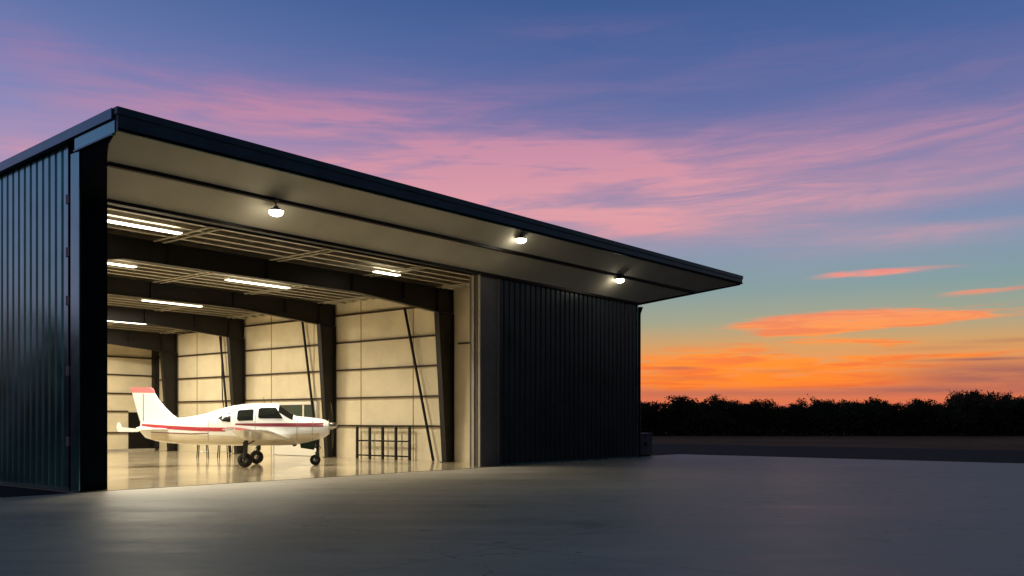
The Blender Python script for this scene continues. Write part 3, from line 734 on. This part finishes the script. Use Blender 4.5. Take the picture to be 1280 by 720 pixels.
# unseen woods added to darken the reflections in the hangar walls
def wood(name,pts,h,label,n=5200):
    rnd=random.Random(5); V=[];F=[]
    for _ in range(n):
        t=rnd.random()*(len(pts)-1); i=int(t); a,c=pts[i],pts[i+1]; u=t-i
        x=a[0]+(c[0]-a[0])*u+rnd.gauss(0,1.5); y=a[1]+(c[1]-a[1])*u+rnd.gauss(0,1.5)
        hh=h*(.8+.2*math.sin(x*.21+y*.13)+.12*math.sin(x*.6-y*.5)); p=Vector((x,y,hh*rnd.random()**.8))
        q=Vector((rnd.gauss(0,1),rnd.gauss(0,1),rnd.gauss(0,1))).normalized(); w=q.cross(Vector((rnd.gauss(0,1),rnd.gauss(0,1),rnd.gauss(0,1)))).normalized()
        s=rnd.uniform(.9,1.8); j=len(V); V+=[tuple(p-q*s*.5),tuple(p+w*s*.45),tuple(p+q*s*.5),tuple(p-w*s*.45)]; F.append((j,j+1,j+2,j+3))
    me=bpy.data.meshes.new(name); me.from_pydata(V,[],F); me.materials.append(M['leaf'])
    o=bpy.data.objects.new(name,me); COL.objects.link(o); tag(o,label,'added woodland',kind='stuff')
wood('reflection_wood',[(-20,62),(-23,100),(-24,150)],11.5,'unseen woodland added beyond the yard to darken the side wall reflection')
wood('reflection_wood',[(92,10),(80,-20),(62,-45),(30,-62)],11,'unseen woodland added across the apron to darken the front wall reflection',8000)

# ------------------------------------------------------------------ sky
w=bpy.data.worlds.new('World'); sc.world=w; w.use_nodes=True
nt=w.node_tree; N_=nt.nodes; L_=nt.links; N_.clear()
def val(op,*a):
    n=N_.new('ShaderNodeMath'); n.operation=op
    for i,v in enumerate(a):
        if isinstance(v,(int,float)): n.inputs[i].default_value=v
        else: L_.new(v,n.inputs[i])
    return n.outputs[0]
def vmath(op,a,b_):
    n=N_.new('ShaderNodeVectorMath'); n.operation=op
    for i,v in enumerate((a,b_)):
        if isinstance(v,(tuple,Vector)): n.inputs[i].default_value=v
        else: L_.new(v,n.inputs[i])
    return n
def rng(v,a,b_,c=0,d=1,smooth=True):
    n=N_.new('ShaderNodeMapRange'); n.interpolation_type='SMOOTHSTEP' if smooth else 'LINEAR'
    for i,q in zip((1,2,3,4),(a,b_,c,d)): n.inputs[i].default_value=q
    L_.new(v,n.inputs[0]); return n.outputs[0]
def ramp(v,stops):
    n=N_.new('ShaderNodeValToRGB'); e=n.color_ramp.elements
    while len(e)<len(stops): e.new(.5)
    for el,(p,c) in zip(e,stops): el.position=p; el.color=lin(c)
    L_.new(v,n.inputs[0]); return n.outputs[0]
def mixc(f,a,b_):
    n=N_.new('ShaderNodeMix'); n.data_type='RGBA'
    for i,v in zip((0,6,7),(f,a,b_)):
        if isinstance(v,(int,float)): n.inputs[i].default_value=v
        elif isinstance(v,tuple): n.inputs[i].default_value=v
        else: L_.new(v,n.inputs[i])
    return n.outputs[2]
geo=N_.new('ShaderNodeTexCoord'); D_=vmath('NORMALIZE',geo.outputs['Generated'],(0,0,0)).outputs[0]
f_=vmath('DOT_PRODUCT',D_,FW).outputs['Value']; r_=vmath('DOT_PRODUCT',D_,RT).outputs['Value']; z_=vmath('DOT_PRODUCT',D_,(0,0,1)).outputs['Value']
az=val('MULTIPLY',val('ARCTAN2',r_,f_),57.2958)       # bearing in degrees from the hangar-facing bearing
el=val('MULTIPLY',val('ARCSINE',z_),57.2958)
eln=val('DIVIDE',val('MAXIMUM',el,0),60)
def E(*st): return [(e/60,c) for e,c in st]
west=ramp(eln,E((0,(176,92,92)),(1.6,(226,118,78)),(3,(236,146,84)),(4.6,(206,158,104)),(6,(158,162,138)),(8,(126,156,160)),(10.5,(128,148,176)),(14,(122,128,172)),(18,(92,110,165)),(22,(66,98,155)),(27,(52,84,138)),(45,(54,84,104)),(60,(58,84,92))))
south=ramp(eln,E((0,(190,140,165)),(5,(196,150,180)),(11,(170,148,192)),(15,(140,145,194)),(20,(112,126,180)),(26,(72,100,152)),(40,(62,94,114)),(60,(54,80,90))))
base=mixc(rng(az,-36,8,0,1),south,west)
# streaked clouds
comb=N_.new('ShaderNodeCombineXYZ')
tl=val('SUBTRACT',el,val('MULTIPLY',az,.0))
L_.new(val('MULTIPLY',az,.045),comb.inputs[0]); L_.new(val('MULTIPLY',tl,.30),comb.inputs[1])
def noise(vec,s,d,r,dist=0):
    n=N_.new('ShaderNodeTexNoise'); n.inputs['Scale'].default_value=s; n.inputs['Detail'].default_value=d; n.inputs['Roughness'].default_value=r; n.inputs['Distortion'].default_value=dist
    L_.new(vec,n.inputs['Vector']); return n.outputs[0]
warp=noise(comb.outputs[0],.6,3,.5)
cw=N_.new('ShaderNodeCombineXYZ'); L_.new(val('MULTIPLY_ADD',az,.045,val('MULTIPLY',warp,1.2)),cw.inputs[0]); L_.new(val('MULTIPLY_ADD',tl,.30,val('MULTIPLY',warp,1.6)),cw.inputs[1])
n1=noise(cw.outputs[0],1.0,7,.55,.3); 
comb2=N_.new('ShaderNodeCombineXYZ'); L_.new(val('MULTIPLY',az,.10),comb2.inputs[0]); L_.new(val('MULTIPLY',tl,1.1),comb2.inputs[1]); comb2.inputs[2].default_value=3.7
n2=noise(comb2.outputs[0],1.0,6,.6,.4)
comb3=N_.new('ShaderNodeCombineXYZ'); L_.new(val('MULTIPLY',az,.16),comb3.inputs[0]); L_.new(val('MULTIPLY',tl,2.3),comb3.inputs[1]); comb3.inputs[2].default_value=9.1
n3=noise(comb3.outputs[0],1.0,5,.6,.6)
import math as mt
def blob(px,py,hw,hh,tilt=0,amp=1):
    a0=mt.degrees(mt.atan((px-640)/1127)); e0=mt.degrees(mt.atan((525-py)/1127*mt.cos(mt.radians(a0))))
    c2=mt.cos(mt.radians(a0))**2
    ra=mt.degrees(hw/1127)*c2; re=mt.degrees(hh/1127)*mt.sqrt(c2)
    da=val('SUBTRACT',az,a0); de=val('SUBTRACT',el,e0)
    de=val('SUBTRACT',de,val('MULTIPLY',da,tilt))
    q=val('ADD',val('POWER',val('ABSOLUTE',val('DIVIDE',da,ra)),2.0),val('POWER',val('ABSOLUTE',val('DIVIDE',de,re)),2.0))
    return val('MULTIPLY',val('EXPONENT',val('MULTIPLY',q,-1)),amp)
def addall(l):
    s=l[0]
    for q in l[1:]: s=val('ADD',s,q)
    return s
cw4=N_.new('ShaderNodeCombineXYZ'); L_.new(val('MULTIPLY_ADD',az,.085,val('MULTIPLY',warp,1.5)),cw4.inputs[0]); L_.new(val('MULTIPLY_ADD',val('ADD',el,val('MULTIPLY',az,-.05)),.62,val('MULTIPLY',warp,2.0)),cw4.inputs[1]); cw4.inputs[2].default_value=5.5
pink=addall([blob(330,160,200,48,-.02,1.05),blob(600,225,300,62,-.02,1.15),blob(430,240,260,60,0,.5),blob(520,125,150,18,.02,.25),blob(900,195,260,34,.0,.40),blob(1120,170,230,50,.0,.27),blob(1040,243,220,22,.02,.50),
             blob(830,275,230,30,.02,.5),blob(40,60,90,34,-.1,.3),blob(40,200,170,40,0,.5),blob(1270,150,150,60,.0,.22),blob(760,40,140,16,-.02,.18),blob(1160,290,170,16,.03,.4),blob(880,80,420,40,0,.20),blob(1130,105,120,14,.03,.22),blob(1220,268,110,10,.02,-.3)])
orange=addall([blob(1050,404,120,12.5,.025,1.6),blob(1200,390,150,9,.02,1.1),blob(1150,425,160,6,.0,.5),blob(985,412,60,7,.0,.8),blob(1095,341,100,5,.01,.8),blob(1230,362,90,7,.05,.5),blob(1000,362,60,4,.03,.15),blob(930,452,190,22,.02,.9),blob(1010,474,200,14,0,.7),blob(1080,446,120,15,.02,.55),blob(850,478,100,10,0,.5),blob(1230,442,60,3.5,.03,.6),blob(1260,430,70,5,.02,.3)])
p_=val('MULTIPLY',pink,rng(n1,.32,.68,.50,1.30)); n4=noise(cw4.outputs[0],1.0,8,.62,.9); p_=val('MULTIPLY',p_,rng(n3,.30,.68,.76,1.16)); p_=val('MULTIPLY',p_,rng(n4,.34,.62,.58,1.22)); p_=rng(p_,.0,1.2,0,.95,False)
o_=val('MULTIPLY',orange,rng(n2,.36,.60,.25,1.25)); o_=val('MULTIPLY',o_,rng(n3,.34,.60,.6,1.2)); o_=rng(o_,.22,.80,0,.95)
cpink=ramp(eln,E((0,(240,120,80)),(6,(235,145,130)),(9,(215,150,160)),(13,(227,158,166)),(17,(202,142,167)),(21,(160,120,165)),(30,(115,106,160))))
corange=ramp(eln,E((0,(214,98,66)),(1.6,(250,128,44)),(3.2,(255,140,44)),(5,(255,150,70)),(7,(246,152,110)),(9.5,(232,146,150)),(14,(220,140,160))))
cred=ramp(eln,E((0,(190,84,72)),(2,(236,104,52)),(4,(240,116,66)),(7,(232,132,104)),(12,(214,128,150))))
c1=mixc(p_,base,cpink)
c2=mixc(o_,c1,mixc(rng(n3,.42,.64,0,.85),corange,cred))
# dark slate bars low on the horizon
bars=addall([blob(1080,490,330,6,0,.8),blob(1250,468,130,16,.0,.95),blob(1270,425,80,3,.0,.5),blob(1220,449,90,2,.0,.6),blob(1180,435,80,3,.0,.35),blob(850,460,22,2,0,.6),blob(975,464,40,2.2,0,.35),blob(860,473,50,2.5,0,.3)])
bars=val('MINIMUM',val('MULTIPLY',bars,rng(n2,.3,.65,.55,1.15)),.9)
c3=mixc(bars,c2,lin((148,92,92)))
# general thin cirrus elsewhere (away from the view), faint
gen=val('MULTIPLY',rng(n1,.5,.75,0,.35),rng(el,6,30,0,1))
c3=mixc(val('MULTIPLY',gen,rng(val('ABSOLUTE',az),28,50,0,1)),c3,lin((150,120,165)))
# sky dimmer away from the sunset; unseen right sector darkened for front wall reflections
sd_=vmath('DOT_PRODUCT',D_,Vector((.60,.80,0))).outputs['Value']
dim=val('MULTIPLY',rng(sd_,-.9,.5,.25,1.0),val('SUBTRACT',1,val('MULTIPLY',rng(val('ABSOLUTE',val('SUBTRACT',az,88)),12,52,1,0),.68)))
bc=vmath('SCALE',c3,(0,0,0)); L_.new(dim,bc.inputs['Scale'])
# ground side of the world dark
low=rng(z_,-.02,0,0,1)
bc2=vmath('SCALE',bc.outputs[0],(0,0,0)); L_.new(low,bc2.inputs['Scale'])
sky=N_.new('ShaderNodeTexSky'); sky.sky_type='NISHITA'; sky.sun_disc=False; sky.sun_elevation=R(1.0); sky.sun_rotation=R(90-21.5)
bg0=N_.new('ShaderNodeBackground'); L_.new(sky.outputs[0],bg0.inputs[0]); bg0.inputs[1].default_value=.004
bg1=N_.new('ShaderNodeBackground'); L_.new(bc2.outputs[0],bg1.inputs[0]); bg1.inputs[1].default_value=1.0
ad=N_.new('ShaderNodeAddShader'); L_.new(bg0.outputs[0],ad.inputs[0]); L_.new(bg1.outputs[0],ad.inputs[1])
ow=N_.new('ShaderNodeOutputWorld'); L_.new(ad.outputs[0],ow.inputs[0])

sl=bpy.data.lights.new('sun','SUN'); sl.energy=.06; sl.angle=R(6); sl.color=(1,.55,.3)
so=bpy.data.objects.new('sun',sl); COL.objects.link(so)
sdv=Vector((.931*math.cos(R(1)),.366*math.cos(R(1)),math.sin(R(1)))); so.rotation_euler=sdv.to_track_quat('Z','Y').to_euler()

sc.view_settings.view_transform='Standard'; sc.view_settings.look='None'; sc.view_settings.exposure=0; sc.view_settings.gamma=1
sc.render.engine='CYCLES'; sc.cycles.use_denoising=True; sc.cycles.max_bounces=8
sc.cycles.sample_clamp_indirect=6
